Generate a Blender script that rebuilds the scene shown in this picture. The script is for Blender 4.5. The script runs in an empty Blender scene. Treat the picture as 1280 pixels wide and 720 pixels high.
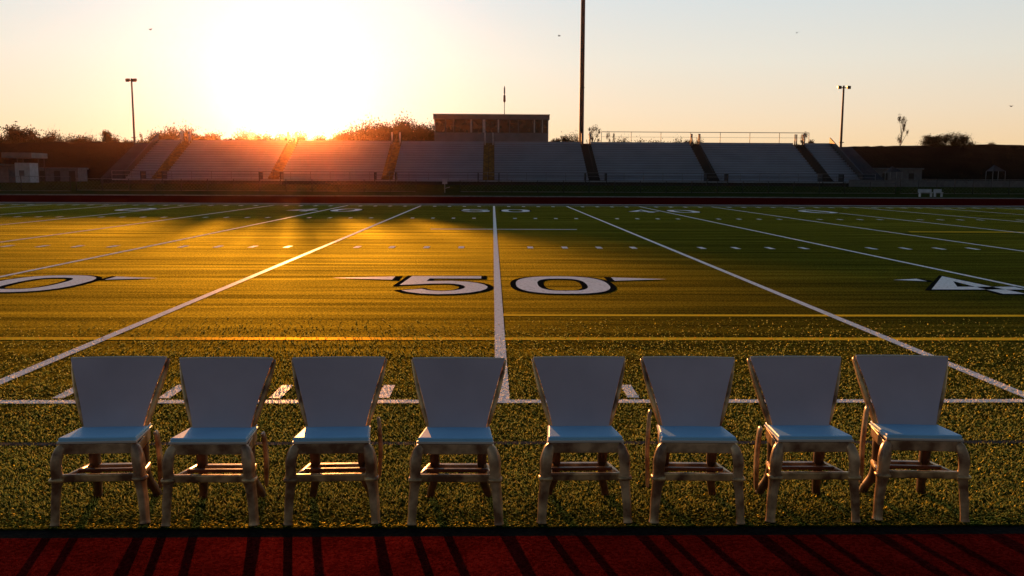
import bpy, math, random
import numpy as np
from mathutils import Vector, Matrix, Euler
from math import sin, cos, pi, radians as R

random.seed(7); rng = np.random.default_rng(11)
S = bpy.context.scene
COL = S.collection

# ---------------------------------------------------------------- camera
F, PITCH, YAW, ROLL, H = 1111.7, 0.1255, 0.0222, 0.0045, 1.888
cam_d = bpy.data.cameras.new('camera'); cam = bpy.data.objects.new('camera', cam_d); COL.objects.link(cam)
CM = Matrix.Rotation(-YAW, 3, 'Z') @ Matrix.Rotation(pi/2-PITCH, 3, 'X') @ Matrix.Rotation(ROLL, 3, 'Z')
cam.matrix_world = Matrix.Translation((0, 0, H)) @ CM.to_4x4()
cam_d.sensor_width = 36; cam_d.lens = F/1280*36; cam_d.clip_end = 4000; cam_d.clip_start = .05
S.camera = cam
S.render.resolution_x, S.render.resolution_y = 1024, 576

def at(px, py, Y):
    "survey helper: the point of the photo pixel on the upright plane Y metres away"
    d = CM @ Vector(((px-640)/F, (360-py)/F, -1)); t = Y/d.y
    return Vector((d.x*t, Y, H+d.z*t))
def ax(px, Y, py=225): return at(px, py, Y).x
def az(py, Y, px=640): return at(px, py, Y).z

# ---------------------------------------------------------------- helpers
class MB:
    def __init__(s): s.v = []; s.f = []; s.sm = []
    def add(s, vs, fs, smooth=False):
        o = len(s.v); s.v += [tuple(v) for v in vs]
        s.f += [tuple(i+o for i in f) for f in fs]; s.sm += [smooth]*len(fs)
    def box(s, x0, x1, y0, y1, z0, z1):
        s.hexa([(x0,y0,z0),(x1,y0,z0),(x1,y1,z0),(x0,y1,z0),(x0,y0,z1),(x1,y0,z1),(x1,y1,z1),(x0,y1,z1)])
    def hexa(s, p):
        s.add(p, [(0,3,2,1),(4,5,6,7),(0,1,5,4),(1,2,6,5),(2,3,7,6),(3,0,4,7)])
    def tube(s, pts, rad, n=10, sq=1.0, flat=1.0, cap=True):
        """swept tube, rad per point; flat squashes across the second axis"""
        pts = [Vector(p) for p in pts]; m = len(pts)
        if not hasattr(rad, '__len__'): rad = [rad]*m
        vs = []; up = None
        for i, p in enumerate(pts):
            d = (pts[min(i+1,m-1)]-pts[max(i-1,0)]).normalized()
            if up is None:
                up = Vector((0,1,0)) if abs(d.y) < .9 else Vector((1,0,0))
            a = (up - d*up.dot(d)).normalized(); b = d.cross(a); up = a
            for k in range(n):
                t = 2*pi*k/n; c, q = cos(t), sin(t)
                e = .5 if sq > 1 else 1
                c = math.copysign(abs(c)**e, c) if sq > 1 else c
                q = math.copysign(abs(q)**e, q) if sq > 1 else q
                vs.append(p + a*(c*rad[i]) + b*(q*rad[i]*flat))
        fs = [(i*n+k, i*n+(k+1)%n, (i+1)*n+(k+1)%n, (i+1)*n+k) for i in range(m-1) for k in range(n)]
        s.add(vs, fs, True)
        if cap:
            o = len(s.v)-len(vs)
            s.f += [tuple(o+k for k in range(n))[::-1], tuple(o+(m-1)*n+k for k in range(n))]; s.sm += [False]*2
    def build(s, name, mat, parent=None, bevel=0, seg=2):
        me = bpy.data.meshes.new(name); me.from_pydata(s.v, [], s.f); me.update()
        me.polygons.foreach_set('use_smooth', s.sm)
        o = bpy.data.objects.new(name, me); COL.objects.link(o)
        if mat: me.materials.append(mat)
        if parent: o.parent = parent
        if bevel:
            m = o.modifiers.new('bevel', 'BEVEL'); m.width = bevel; m.segments = seg; m.limit_method = 'ANGLE'
            m.harden_normals = False
        return o
def tag(o, label=None, cat=None, group=None, kind=None):
    if label: o['label'] = label
    if cat: o['category'] = cat
    if group: o['group'] = group
    if kind: o['kind'] = kind
    return o
def empty(name, loc=(0,0,0), rz=0):
    o = bpy.data.objects.new(name, None); COL.objects.link(o); o.location = loc; o.rotation_euler = (0,0,rz)
    o.empty_display_size = .2
    return o
KIDS = {}
def copy_tree(o, parent=None):
    c = o.copy(); COL.objects.link(c)
    for k in list(c.keys()):
        if k in ('label',): del c[k]
    if parent: c.parent = parent
    for ch in list(o.children):
        copy_tree(ch, c)
    return c

# ---------------------------------------------------------------- materials
def mat(name, base=(.5,.5,.5), rough=.6, metal=0, spec=.5, noise=None, bump=None, coord='Object', tint=None, sheen=0):
    m = bpy.data.materials.new(name); m.use_nodes = True
    nt = m.node_tree; N = nt.nodes; L = nt.links; b = N['Principled BSDF']
    b.inputs['Base Color'].default_value = (*base, 1); b.inputs['Roughness'].default_value = rough
    b.inputs['Metallic'].default_value = metal; b.inputs['Specular IOR Level'].default_value = spec
    if tint: b.inputs['Specular Tint'].default_value = (*tint, 1)
    if sheen: b.inputs['Sheen Weight'].default_value = sheen
    tc0 = N.new('ShaderNodeTexCoord'); oi = N.new('ShaderNodeObjectInfo'); tc = N.new('ShaderNodeVectorMath'); tc.operation = 'ADD'; tc.name = 'Texture Coordinate'
    sc_ = N.new('ShaderNodeVectorMath'); sc_.operation = 'SCALE'; sc_.inputs[0].default_value = (37,19,53); L.new(oi.outputs['Random'], sc_.inputs['Scale'])
    L.new(tc0.outputs['Object'], tc.inputs[0]); L.new(sc_.outputs[0], tc.inputs[1])
    if noise:
        sc, c2, lo, hi = noise[:4]
        n = N.new('ShaderNodeTexNoise'); n.inputs['Scale'].default_value = sc; n.inputs['Detail'].default_value = 6
        L.new(tc.outputs[0], n.inputs['Vector'])
        r = N.new('ShaderNodeValToRGB'); r.color_ramp.elements[0].position = lo; r.color_ramp.elements[1].position = hi
        r.color_ramp.elements[0].color = (*base, 1); r.color_ramp.elements[1].color = (*c2, 1)
        L.new(n.outputs['Fac'], r.inputs[0]); L.new(r.outputs[0], b.inputs['Base Color'])
        if len(noise) > 4:
            mr = N.new('ShaderNodeMapRange'); mr.inputs['To Min'].default_value = rough-noise[4]; mr.inputs['To Max'].default_value = rough+noise[4]
            L.new(n.outputs['Fac'], mr.inputs[0]); L.new(mr.outputs[0], b.inputs['Roughness'])
    if bump:
        n2 = N.new('ShaderNodeTexNoise'); n2.inputs['Scale'].default_value = bump[0]; n2.inputs['Detail'].default_value = 4
        L.new(tc.outputs[0], n2.inputs['Vector'])
        bp = N.new('ShaderNodeBump'); bp.inputs['Strength'].default_value = bump[1]; bp.inputs['Distance'].default_value = bump[2]
        L.new(n2.outputs['Fac'], bp.inputs['Height']); L.new(bp.outputs[0], b.inputs['Normal'])
    return m

def fibre_shader(nt, col_out, gcol, gw, rough, tw, flat=.55, scale=55):
    """lawn of upright fibres: every patch of it faces its own way, so low sun glances through it"""
    N = nt.nodes; L = nt.links
    out = N.new('ShaderNodeOutputMaterial')
    d = N.new('ShaderNodeBsdfDiffuse'); L.new(col_out, d.inputs[0])
    g = N.new('ShaderNodeBsdfGlossy'); g.inputs['Roughness'].default_value = rough
    mc = N.new('ShaderNodeMix'); mc.data_type = 'RGBA'; mc.blend_type = 'MULTIPLY'; mc.inputs['Factor'].default_value = 1
    mc.inputs['B'].default_value = (*gcol, 1); L.new(col_out, mc.inputs['A']); L.new(mc.outputs['Result'], g.inputs['Color'])
    add = N.new('ShaderNodeAddShader')
    if tw:
        t = N.new('ShaderNodeBsdfTranslucent'); L.new(col_out, t.inputs[0]); mx = N.new('ShaderNodeMixShader'); mx.inputs[0].default_value = tw
        L.new(d.outputs[0], mx.inputs[1]); L.new(t.outputs[0], mx.inputs[2]); L.new(mx.outputs[0], add.inputs[0])
    else:
        L.new(d.outputs[0], add.inputs[0])
    L.new(g.outputs[0], add.inputs[1]); L.new(add.outputs[0], out.inputs[0])
    return d, g
def turf_mat():
    m = bpy.data.materials.new('turf'); m.use_nodes = True; nt = m.node_tree; N = nt.nodes; L = nt.links
    for n in list(N): N.remove(n)
    tc = N.new('ShaderNodeTexCoord')
    n1 = N.new('ShaderNodeTexNoise'); n1.inputs['Scale'].default_value = 30; n1.inputs['Detail'].default_value = 6; n1.inputs['Roughness'].default_value = .8
    L.new(tc.outputs['Object'], n1.inputs['Vector'])
    mp = N.new('ShaderNodeMapping'); mp.inputs['Scale'].default_value = (.10, 2.6, 1); L.new(tc.outputs['Object'], mp.inputs['Vector'])
    n2 = N.new('ShaderNodeTexNoise'); n2.inputs['Scale'].default_value = 1.0; n2.inputs['Detail'].default_value = 6; n2.inputs['Roughness'].default_value = .7
    L.new(mp.outputs[0], n2.inputs['Vector'])
    n3 = N.new('ShaderNodeTexNoise'); n3.inputs['Scale'].default_value = .22; n3.inputs['Detail'].default_value = 4
    L.new(tc.outputs['Object'], n3.inputs['Vector'])
    r = N.new('ShaderNodeValToRGB'); e = r.color_ramp.elements
    e[0].position = .36; e[0].color = (.004,.010,.002,1); e[1].position = .66; e[1].color = (.018,.075,.013,1)
    L.new(n1.outputs['Fac'], r.inputs[0])
    cur = r.outputs[0]
    for src, lo, hi, a, b in ((n2,.34,.64,.62,1.3),(n3,.3,.7,.8,1.15)):
        q = N.new('ShaderNodeMapRange'); q.inputs['From Min'].default_value = lo; q.inputs['From Max'].default_value = hi
        q.inputs['To Min'].default_value = a; q.inputs['To Max'].default_value = b; L.new(src.outputs['Fac'], q.inputs[0])
        mx = N.new('ShaderNodeVectorMath'); mx.operation = 'SCALE'; L.new(cur, mx.inputs[0]); L.new(q.outputs[0], mx.inputs['Scale']); cur = mx.outputs[0]
    out = N.new('ShaderNodeOutputMaterial'); d = N.new('ShaderNodeBsdfDiffuse'); L.new(cur, d.inputs[0])
    tr = N.new('ShaderNodeBsdfTransparent'); mx = N.new('ShaderNodeMixShader')
    # solid tufts against open pile, by the same grain
    a1 = N.new('ShaderNodeMath'); a1.operation = 'MULTIPLY_ADD'; a1.inputs[1].default_value = .55; L.new(n2.outputs['Fac'], a1.inputs[0]); L.new(n1.outputs['Fac'], a1.inputs[2])
    q = N.new('ShaderNodeMapRange'); q.inputs['From Min'].default_value = .64; q.inputs['From Max'].default_value = .95
    q.inputs['To Min'].default_value = TURF_OPEN[0]; q.inputs['To Max'].default_value = TURF_OPEN[1]; L.new(a1.outputs[0], q.inputs[0])
    L.new(q.outputs[0], mx.inputs[0]); L.new(d.outputs[0], mx.inputs[1]); L.new(tr.outputs[0], mx.inputs[2]); L.new(mx.outputs[0], out.inputs['Surface'])
    # the pile itself: a shallow layer of fibres that passes low light on, mostly forwards
    v = N.new('ShaderNodeVolumePrincipled'); v.inputs['Color'].default_value = PILE_C
    v.inputs['Density'].default_value = 60; v.inputs['Anisotropy'].default_value = PILE_G
    L.new(v.outputs[0], out.inputs['Volume'])
    return m
TURF_OPEN = (.22,1.0); PILE_C = (.47,.47,.065,1); PILE_G = .88
TURF_G, TURF_R = (18,7,.9), .5
M = {}
M['turf'] = turf_mat()
M['line'] = mat('line_paint', (.86,.84,.84), .5, spec=.3, noise=(22,(.42,.40,.36),.50,.74), bump=(60,.3,.01), tint=(1,.85,.6))
M['digit_black'] = mat('digit_black', (.012,.009,.010), .9, spec=0, noise=(25,(.03,.035,.02),.4,.8))
def paint_mat(name, c, g):
    m = bpy.data.materials.new(name); m.use_nodes = True; nt = m.node_tree; N = nt.nodes; L = nt.links
    for n in list(N): N.remove(n)
    out = N.new('ShaderNodeOutputMaterial'); d = N.new('ShaderNodeBsdfDiffuse'); gl = N.new('ShaderNodeBsdfGlossy'); ad = N.new('ShaderNodeAddShader')
    tc = N.new('ShaderNodeTexCoord'); n = N.new('ShaderNodeTexNoise'); n.inputs['Scale'].default_value = 25; n.inputs['Detail'].default_value = 5; L.new(tc.outputs['Object'], n.inputs['Vector'])
    r = N.new('ShaderNodeValToRGB'); r.color_ramp.elements[0].position = .4; r.color_ramp.elements[0].color = (c[0]*.65,c[1]*.65,c[2]*.65,1)
    r.color_ramp.elements[1].position = .6; r.color_ramp.elements[1].color = (*c,1); L.new(n.outputs['Fac'], r.inputs[0]); L.new(r.outputs[0], d.inputs[0])
    gl.inputs['Color'].default_value = (*g,1); gl.inputs['Roughness'].default_value = .6
    L.new(d.outputs[0], ad.inputs[0]); L.new(gl.outputs[0], ad.inputs[1]); L.new(ad.outputs[0], out.inputs[0]); return m
M['yellow'] = paint_mat('yellow_paint', (.90,.48,.02), (.48,.29,.02))
M['faded'] = mat('faded_line', (.10,.09,.08), .8, spec=.05, noise=(30,(.04,.045,.03),.4,.7))
def track_mat():
    m = mat('track_rubber', (.14,.012,.010), .9, spec=0, bump=(170,1,.012), tint=(1,.2,.1))
    nt = m.node_tree; N = nt.nodes; L = nt.links; b = N['Principled BSDF']; tc = [n for n in N if n.bl_idname=='ShaderNodeVectorMath' and n.operation=='ADD'][0]
    v = N.new('ShaderNodeTexVoronoi'); v.inputs['Scale'].default_value = 75; L.new(tc.outputs[0], v.inputs['Vector'])
    n = N.new('ShaderNodeTexNoise'); n.inputs['Scale'].default_value = 3; n.inputs['Detail'].default_value = 6; L.new(tc.outputs[0], n.inputs['Vector'])
    r = N.new('ShaderNodeValToRGB'); e = r.color_ramp.elements; e[0].position = .1; e[0].color = (.05,.002,.002,1); e[1].position = .95; e[1].color = (.105,.010,.008,1)
    sp = N.new('ShaderNodeSeparateColor'); L.new(v.outputs['Color'], sp.inputs[0]); L.new(sp.outputs[0], r.inputs[0])
    r2 = N.new('ShaderNodeValToRGB'); r2.color_ramp.elements[0].position = .35; r2.color_ramp.elements[0].color = (.6,.6,.6,1); r2.color_ramp.elements[1].position = .65
    L.new(n.outputs['Fac'], r2.inputs[0])
    mx = N.new('ShaderNodeMix'); mx.data_type = 'RGBA'; mx.blend_type = 'MULTIPLY'; mx.inputs['Factor'].default_value = 1
    L.new(r.outputs[0], mx.inputs['A']); L.new(r2.outputs[0], mx.inputs['B']); L.new(mx.outputs['Result'], b.inputs['Base Color'])
    return m
M['track'] = track_mat()
nt = M['track'].node_tree; b = nt.nodes['Principled BSDF']; gl = nt.nodes.new('ShaderNodeBsdfGlossy'); ad = nt.nodes.new('ShaderNodeAddShader')
gv = nt.nodes.new('ShaderNodeVectorMath'); gv.operation = 'MULTIPLY'; gv.inputs[1].default_value = (.26,.26,.30)
nt.links.new(b.inputs['Base Color'].links[0].from_socket, gv.inputs[0]); nt.links.new(gv.outputs[0], gl.inputs['Color'])
gl.inputs['Roughness'].default_value = .62; nt.links.new(b.inputs['Normal'].links[0].from_socket, gl.inputs['Normal'])
nt.links.new(b.outputs[0], ad.inputs[0]); nt.links.new(gl.outputs[0], ad.inputs[1]); nt.links.new(ad.outputs[0], nt.nodes['Material Output'].inputs['Surface'])
M['far_track'] = mat('far_track', (.055,.003,.003), .9, spec=0, noise=(.6,(.075,.005,.004),.35,.7))
M['edge_strip'] = mat('edge_black', (.006,.006,.006), .9, spec=.02, noise=(40,(.02,.016,.012),.4,.7))
M['bank'] = mat('bank_grass', (.020,.030,.008), .9, spec=0, noise=(1.2,(.045,.055,.014),.35,.7), bump=(12,.6,.1))
M['hill'] = mat('scrub_hill', (.006,.006,.005), .95, spec=0, noise=(.3,(.014,.013,.008),.35,.7), bump=(1.5,.8,.5))
M['concrete'] = mat('kerb_concrete', (.30,.29,.27), .8, noise=(3,(.2,.19,.18),.3,.7))
# chair
M['panel'] = mat('panel_cloth', (.64,.55,.59), .6, spec=.12, noise=(3,(.54,.46,.50),.3,.7), bump=(350,.15,.002))
M['cushion'] = mat('seat_vinyl', (.38,.74,1.0), .45, spec=.22, noise=(5,(.32,.66,.93),.3,.7), bump=(9,.15,.01))  # blue reflection of the sky is put into the base colour
M['rim'] = mat('cream_piping', (.72,.66,.56), .4)
M['wood'] = mat('gilded_wood', (.85,.58,.26), .32, metal=.35, spec=.6, noise=(9,(.20,.10,.05),.40,.62,.12), bump=(28,.35,.006))
M['wood_pale'] = mat('pale_wood', (.76,.54,.30), .33, metal=.15, spec=.5, noise=(10,(.22,.11,.055),.34,.62,.1), bump=(28,.3,.005))
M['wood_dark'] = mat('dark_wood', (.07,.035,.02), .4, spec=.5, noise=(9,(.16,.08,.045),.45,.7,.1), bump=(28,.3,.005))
# stand
M['alu'] = mat('bleacher_aluminium', (.38,.42,.48), .75, spec=.1, noise=(.35,(.30,.335,.39),.35,.65,.08))
M['stair'] = mat('stair_sunlit', (.30,.19,.04), .7, noise=(2,(.09,.06,.02),.35,.65))  # golden sunlight in the aisles is painted into this colour
M['ramp'] = mat('weathered_ramp', (.06,.062,.07), .9, spec=.05, noise=(.6,(.04,.042,.048),.35,.7))
M['seat_alu'] = mat('seat_plank_aluminium', (.52,.60,.72), .6, spec=.2, noise=(.3,(.40,.47,.57),.3,.7))
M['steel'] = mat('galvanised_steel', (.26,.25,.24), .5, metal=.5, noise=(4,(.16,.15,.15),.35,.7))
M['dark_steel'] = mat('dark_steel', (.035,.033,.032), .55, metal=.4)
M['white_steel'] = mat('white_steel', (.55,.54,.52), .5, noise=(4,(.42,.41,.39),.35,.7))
M['cladding'] = mat('grey_cladding', (.24,.235,.24), .6, noise=(.8,(.18,.175,.18),.35,.65))
M['fascia'] = mat('roof_fascia', (.20,.185,.17), .6, noise=(1,(.14,.13,.12),.35,.65))
M['glass'] = mat('box_glass', (.02,.008,.007), .16, spec=.5, noise=(1.3,(.045,.014,.010),.4,.6))
M['shed'] = mat('shed_white', (.55,.57,.62), .6, noise=(2,(.42,.44,.48),.35,.7))
M['shed_grey'] = mat('shed_grey', (.16,.165,.18), .7, noise=(2,(.10,.105,.12),.35,.7))
M['bark'] = mat('bark', (.03,.02,.014), .9, spec=.1, noise=(6,(.05,.035,.025),.35,.7), bump=(10,.6,.05))
M['lamp'] = mat('lamp_housing', (.12,.12,.12), .4, metal=.5)
M['bird'] = mat('feathers', (.02,.02,.022), .8)

def leaf_mat(name, c1, c2, tr):
    m = bpy.data.materials.new(name); m.use_nodes = True; nt = m.node_tree; N = nt.nodes; L = nt.links
    for n in list(N): N.remove(n)
    out = N.new('ShaderNodeOutputMaterial'); d = N.new('ShaderNodeBsdfDiffuse'); t = N.new('ShaderNodeBsdfTranslucent'); mx = N.new('ShaderNodeMixShader')
    tc = N.new('ShaderNodeTexCoord'); n = N.new('ShaderNodeTexNoise'); n.inputs['Scale'].default_value = .8; n.inputs['Detail'].default_value = 5
    L.new(tc.outputs['Object'], n.inputs['Vector'])
    r = N.new('ShaderNodeValToRGB'); r.color_ramp.elements[0].position = .35; r.color_ramp.elements[1].position = .65
    r.color_ramp.elements[0].color = (*c1,1); r.color_ramp.elements[1].color = (*c2,1)
    L.new(n.outputs['Fac'], r.inputs[0]); L.new(r.outputs[0], d.inputs[0]); L.new(r.outputs[0], t.inputs[0])
    mx.inputs[0].default_value = tr; L.new(d.outputs[0], mx.inputs[1]); L.new(t.outputs[0], mx.inputs[2]); L.new(mx.outputs[0], out.inputs[0])
    return m
M['leaf'] = leaf_mat('leaves', (.030,.032,.012), (.062,.052,.016), .3)

def blade_mat():
    m = bpy.data.materials.new('turf_fibre'); m.use_nodes = True; nt = m.node_tree; N = nt.nodes
    for n in list(N): N.remove(n)
    a = N.new('ShaderNodeAttribute'); a.attribute_name = 'tint'
    fibre_shader(nt, a.outputs['Color'], (1.0,.8,.3), 1, .6, .6)
    return m
M['blade'] = blade_mat()

# ---------------------------------------------------------------- ground, track, field
X50, YN, FW, YD = 0.088, 7.29, 48.77, 4.572
def sheet(name, x0, x1, y0, y1, z, m, label=None):
    mb = MB(); mb.add([(x0,y0,z),(x1,y0,z),(x1,y1,z),(x0,y1,z)], [(0,1,2,3)])
    o = mb.build(name, m); tag(o, kind='structure'); return o
TRK_Y, TURF_Y = 4.50, 4.62
# ground reaching the horizon, rising to a low shelf under the grandstand
mb = MB(); ys = [-400, -6, 58, 103, 106, 109, 112, 200, 420, 2500]; zs = [-.08,-.08,-.08,-.02,.25,.62,.72,.9,.9,.9]
xs = [-2500,-300,-120,-60,0,60,120,300,2500]
mb.add([(x,y,z) for y,z in zip(ys,zs) for x in xs], [(j*9+i,j*9+i+1,(j+1)*9+i+1,(j+1)*9+i) for j in range(len(ys)-1) for i in range(8)], True)
tag(mb.build('ground', M['bank']), kind='structure')
sheet('running_track', -70, 70, -6, TRK_Y, -.002, M['track'])
sheet('dark_edge_strip', -70, 70, TRK_Y, TURF_Y, -.008, M['edge_strip'])  # near-black strip, slightly sunk, between track and turf
sheet('field_base', -70, 70, TURF_Y, 57.4, -.062, M['bank'])
mb = MB(); mb.box(-70, 70, TURF_Y, 57.38, -.058, 0); tag(mb.build('turf_field', M['turf']), kind='structure')
mb = MB(); mb.box(-70, 70, 57.4, 58.1, -.05, .07); tag(mb.build('kerb', M['concrete'], bevel=.01), kind='structure')
sheet('far_running_track', -95, 95, 58.1, 80, .004, M['far_track'])
mb = MB(); mb.box(-95, 95, 80, 80.5, -.05, .08); tag(mb.build('far_kerb', M['concrete'], bevel=.01), kind='structure')

LINES = []   # rectangles in the near part, used to colour the fibres
def line_obj(name, rects, m, z=.004, paint='w'):
    mb = MB()
    for (x0,x1,y0,y1) in rects:
        n = max(1, int((y1-y0)/2)) if (y1-y0) > (x1-x0) else 1
        mb.add([(x0,y0,z),(x1,y0,z),(x1,y1,z),(x0,y1,z)], [(0,1,2,3)])
        if y0 < 16: LINES.append((x0,x1,y0,y1,paint))
    return tag(mb.build(name, m), kind='structure')
SL0, SL1 = YN-.035, YN+.075
for k in range(-10, 11):
    w = .06
    line_obj('yard_line', [(X50+k*YD-w, X50+k*YD+w, SL1, YN+FW-.05)], M['line'])
line_obj('sideline', [(-60, 60, SL0, SL1)], M['line'])
line_obj('far_sideline', [(-60, 60, YN+FW-.05, YN+FW+.08)], M['line'])
# short ticks beside the near sideline
ticks = []
for px in (87, 215, 350, 482, 790): 
    x = (px-615.7)/1111.7*7.73; ticks.append((x-.05, x+.05, 7.43, 7.90))
for k in range(-20, -5): ticks.append((X50+k*.9144-.05, X50+k*.9144+.05, 7.43, 7.90)) if k % 5 else None
line_obj('sideline_tick', ticks, M['line'])
for yy in (YN+16.26, YN+32.5):
    line_obj('hash_mark', [(X50+k*.9144-.075, X50+k*.9144+.075, yy-.3, yy+.3) for k in range(-50, 51) if k % 5], M['line'])
line_obj('far_tick', [(X50+k*.9144-.1, X50+k*.9144+.1, YN+FW-1.3, YN+FW-.4) for k in range(-50, 51) if k % 5], M['line'])
line_obj('yellow_line', [(X50+.062, 60, 11.90, 12.06)], M['yellow'], .003, 'y')
line_obj('yellow_line', [(-60, 60, 10.13, 10.30)], M['yellow'], .003, 'y')
line_obj('yellow_line', [(14.6, 60, 30.7, 31.0)], M['yellow'], .003, 'y')
line_obj('faint_line', [(-2.2, 3.0, 31.5, 31.75)], M['line'], .003)
line_obj('faded_line', [(-60, 60, 6.10, 6.17)], M['faded'], .003, 'k')

# painted numerals: mitred strokes, white over a wider black copy
def ribbon(mb, path, w, z, closed=False):
    P = [Vector((p[0],p[1])) for p in path]; n = len(P); L_, R_ = [], []
    for i in range(n):
        a = P[i-1] if (i > 0 or closed) else None; c = P[(i+1)%n] if (i < n-1 or closed) else None
        d1 = (P[i]-a).normalized() if a is not None else (c-P[i]).normalized()
        d2 = (c-P[i]).normalized() if c is not None else d1
        n1 = Vector((-d1.y,d1.x)); n2 = Vector((-d2.y,d2.x)); m_ = (n1+n2).normalized()
        k = w/2/max(.45, m_.dot(n1)); L_.append(P[i]+m_*k); R_.append(P[i]-m_*k)
    vs = [(p.x,p.y,z) for p in L_]+[(p.x,p.y,z) for p in R_]
    fs = [(i, n+i, n+(i+1)%n, (i+1)%n) for i in range(n if closed else n-1)]
    mb.add(vs, fs)
def digit_paths(ch):
    if ch == '0':
        p = []
        for k in range(40):
            t = 2*pi*k/40; c, s_ = cos(t), sin(t)
            p.append((.5+.36*math.copysign(abs(c)**.75,c), .5+.40*math.copysign(abs(s_)**.75,s_)))
        return [(p, True)]
    if ch == '5':
        p = [(.93,.90),(.20,.90),(.16,.56),(.34,.60)]
        for k in range(13):
            t = radians_(82-k*19.5); p.append((.52+.37*cos(t), .345+.27*sin(t)))
        return [(p, False)]
    if ch == '4':
        return [([(.62,.06),(.62,.93),(.10,.36),(.98,.36)], False)]
radians_ = math.radians
def numeral(ch, x0, x1, y0, y1):
    root = empty('field_numeral', ((x0+x1)/2, (y0+y1)/2, 0)); tag(root, kind='structure')
    cx, cy = (x0+x1)/2, (y0+y1)/2
    for nm, w, z, m, ext in (('numeral_outline', .58, .004, M['digit_black'], .10), ('numeral_face', .38, .008, M['line'], 0)):
        mb = MB()
        for p, cl in digit_paths(ch):
            q = [((x0+a*(x1-x0))-cx, (y0+b*(y1-y0))-cy) for a, b in p]
            if not cl and ext:
                for i, j in ((0,1),(-1,-2)):
                    d = (Vector(q[i])-Vector(q[j])).normalized()*ext; q[i] = (q[i][0]+d.x, q[i][1]+d.y)
            ribbon(mb, q, w, z, cl)
        if ch != '0': # nothing overlaps in one plane: lift later strokes by a hair
            mb.v = [(v[0], v[1], v[2]) for v in mb.v]
        o = mb.build(nm, m, root)
def wedge(xb, xt, yc, hh):
    root = empty('direction_wedge', (xb, yc, 0)); tag(root, kind='structure')
    s_ = 1 if xt > xb else -1; L_ = abs(xt-xb)
    for nm, g, z, m in (('wedge_outline', .10, .004, M['digit_black']), ('wedge_face', 0, .008, M['line'])):
        mb = MB(); a = [(-g*s_, -hh-g, z), (s_*(L_+g*3), 0, z), (-g*s_, hh+g, z)]
        if nm == 'wedge_face': a = [(0,-hh,z),(s_*L_,0,z),(0,hh,z)]
        else: a = [(-g*1.3*s_,-hh-g,z),(s_*(L_*.35),-hh*.5-g*.7,z),(s_*(L_*.35),hh*.5+g*.7,z),(-g*1.3*s_,hh+g,z)]
        mb.add(a, [tuple(range(len(a)))] if s_ > 0 else [tuple(range(len(a)))[::-1]]); mb.build(nm, m, root)
numeral('5', -1.64, -.10, 14.1, 16.75); numeral('0', .36, 2.08, 14.1, 16.75)
wedge(-1.82, -2.95, 16.35, .27); wedge(2.22, 3.22, 16.25, .27)
numeral('0', -8.72, -7.06, 14.2, 16.75); wedge(-6.95, -6.1, 16.25, .25)
numeral('4', 7.62, 9.12, 14.1, 16.6); wedge(7.95, 7.42, 16.2, .2)
# far numerals, seen only as slivers of paint
for xx, ch in ((-1.75,'5'),(.45,'0'),(-10.9,'4'),(-8.7,'0'),(7.4,'4'),(9.6,'0'),(-20,'3'),(17,'3')):
    if ch == '3': ch = '0'
    numeral(ch, xx, xx+1.6, 46.5, 50.5)

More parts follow.
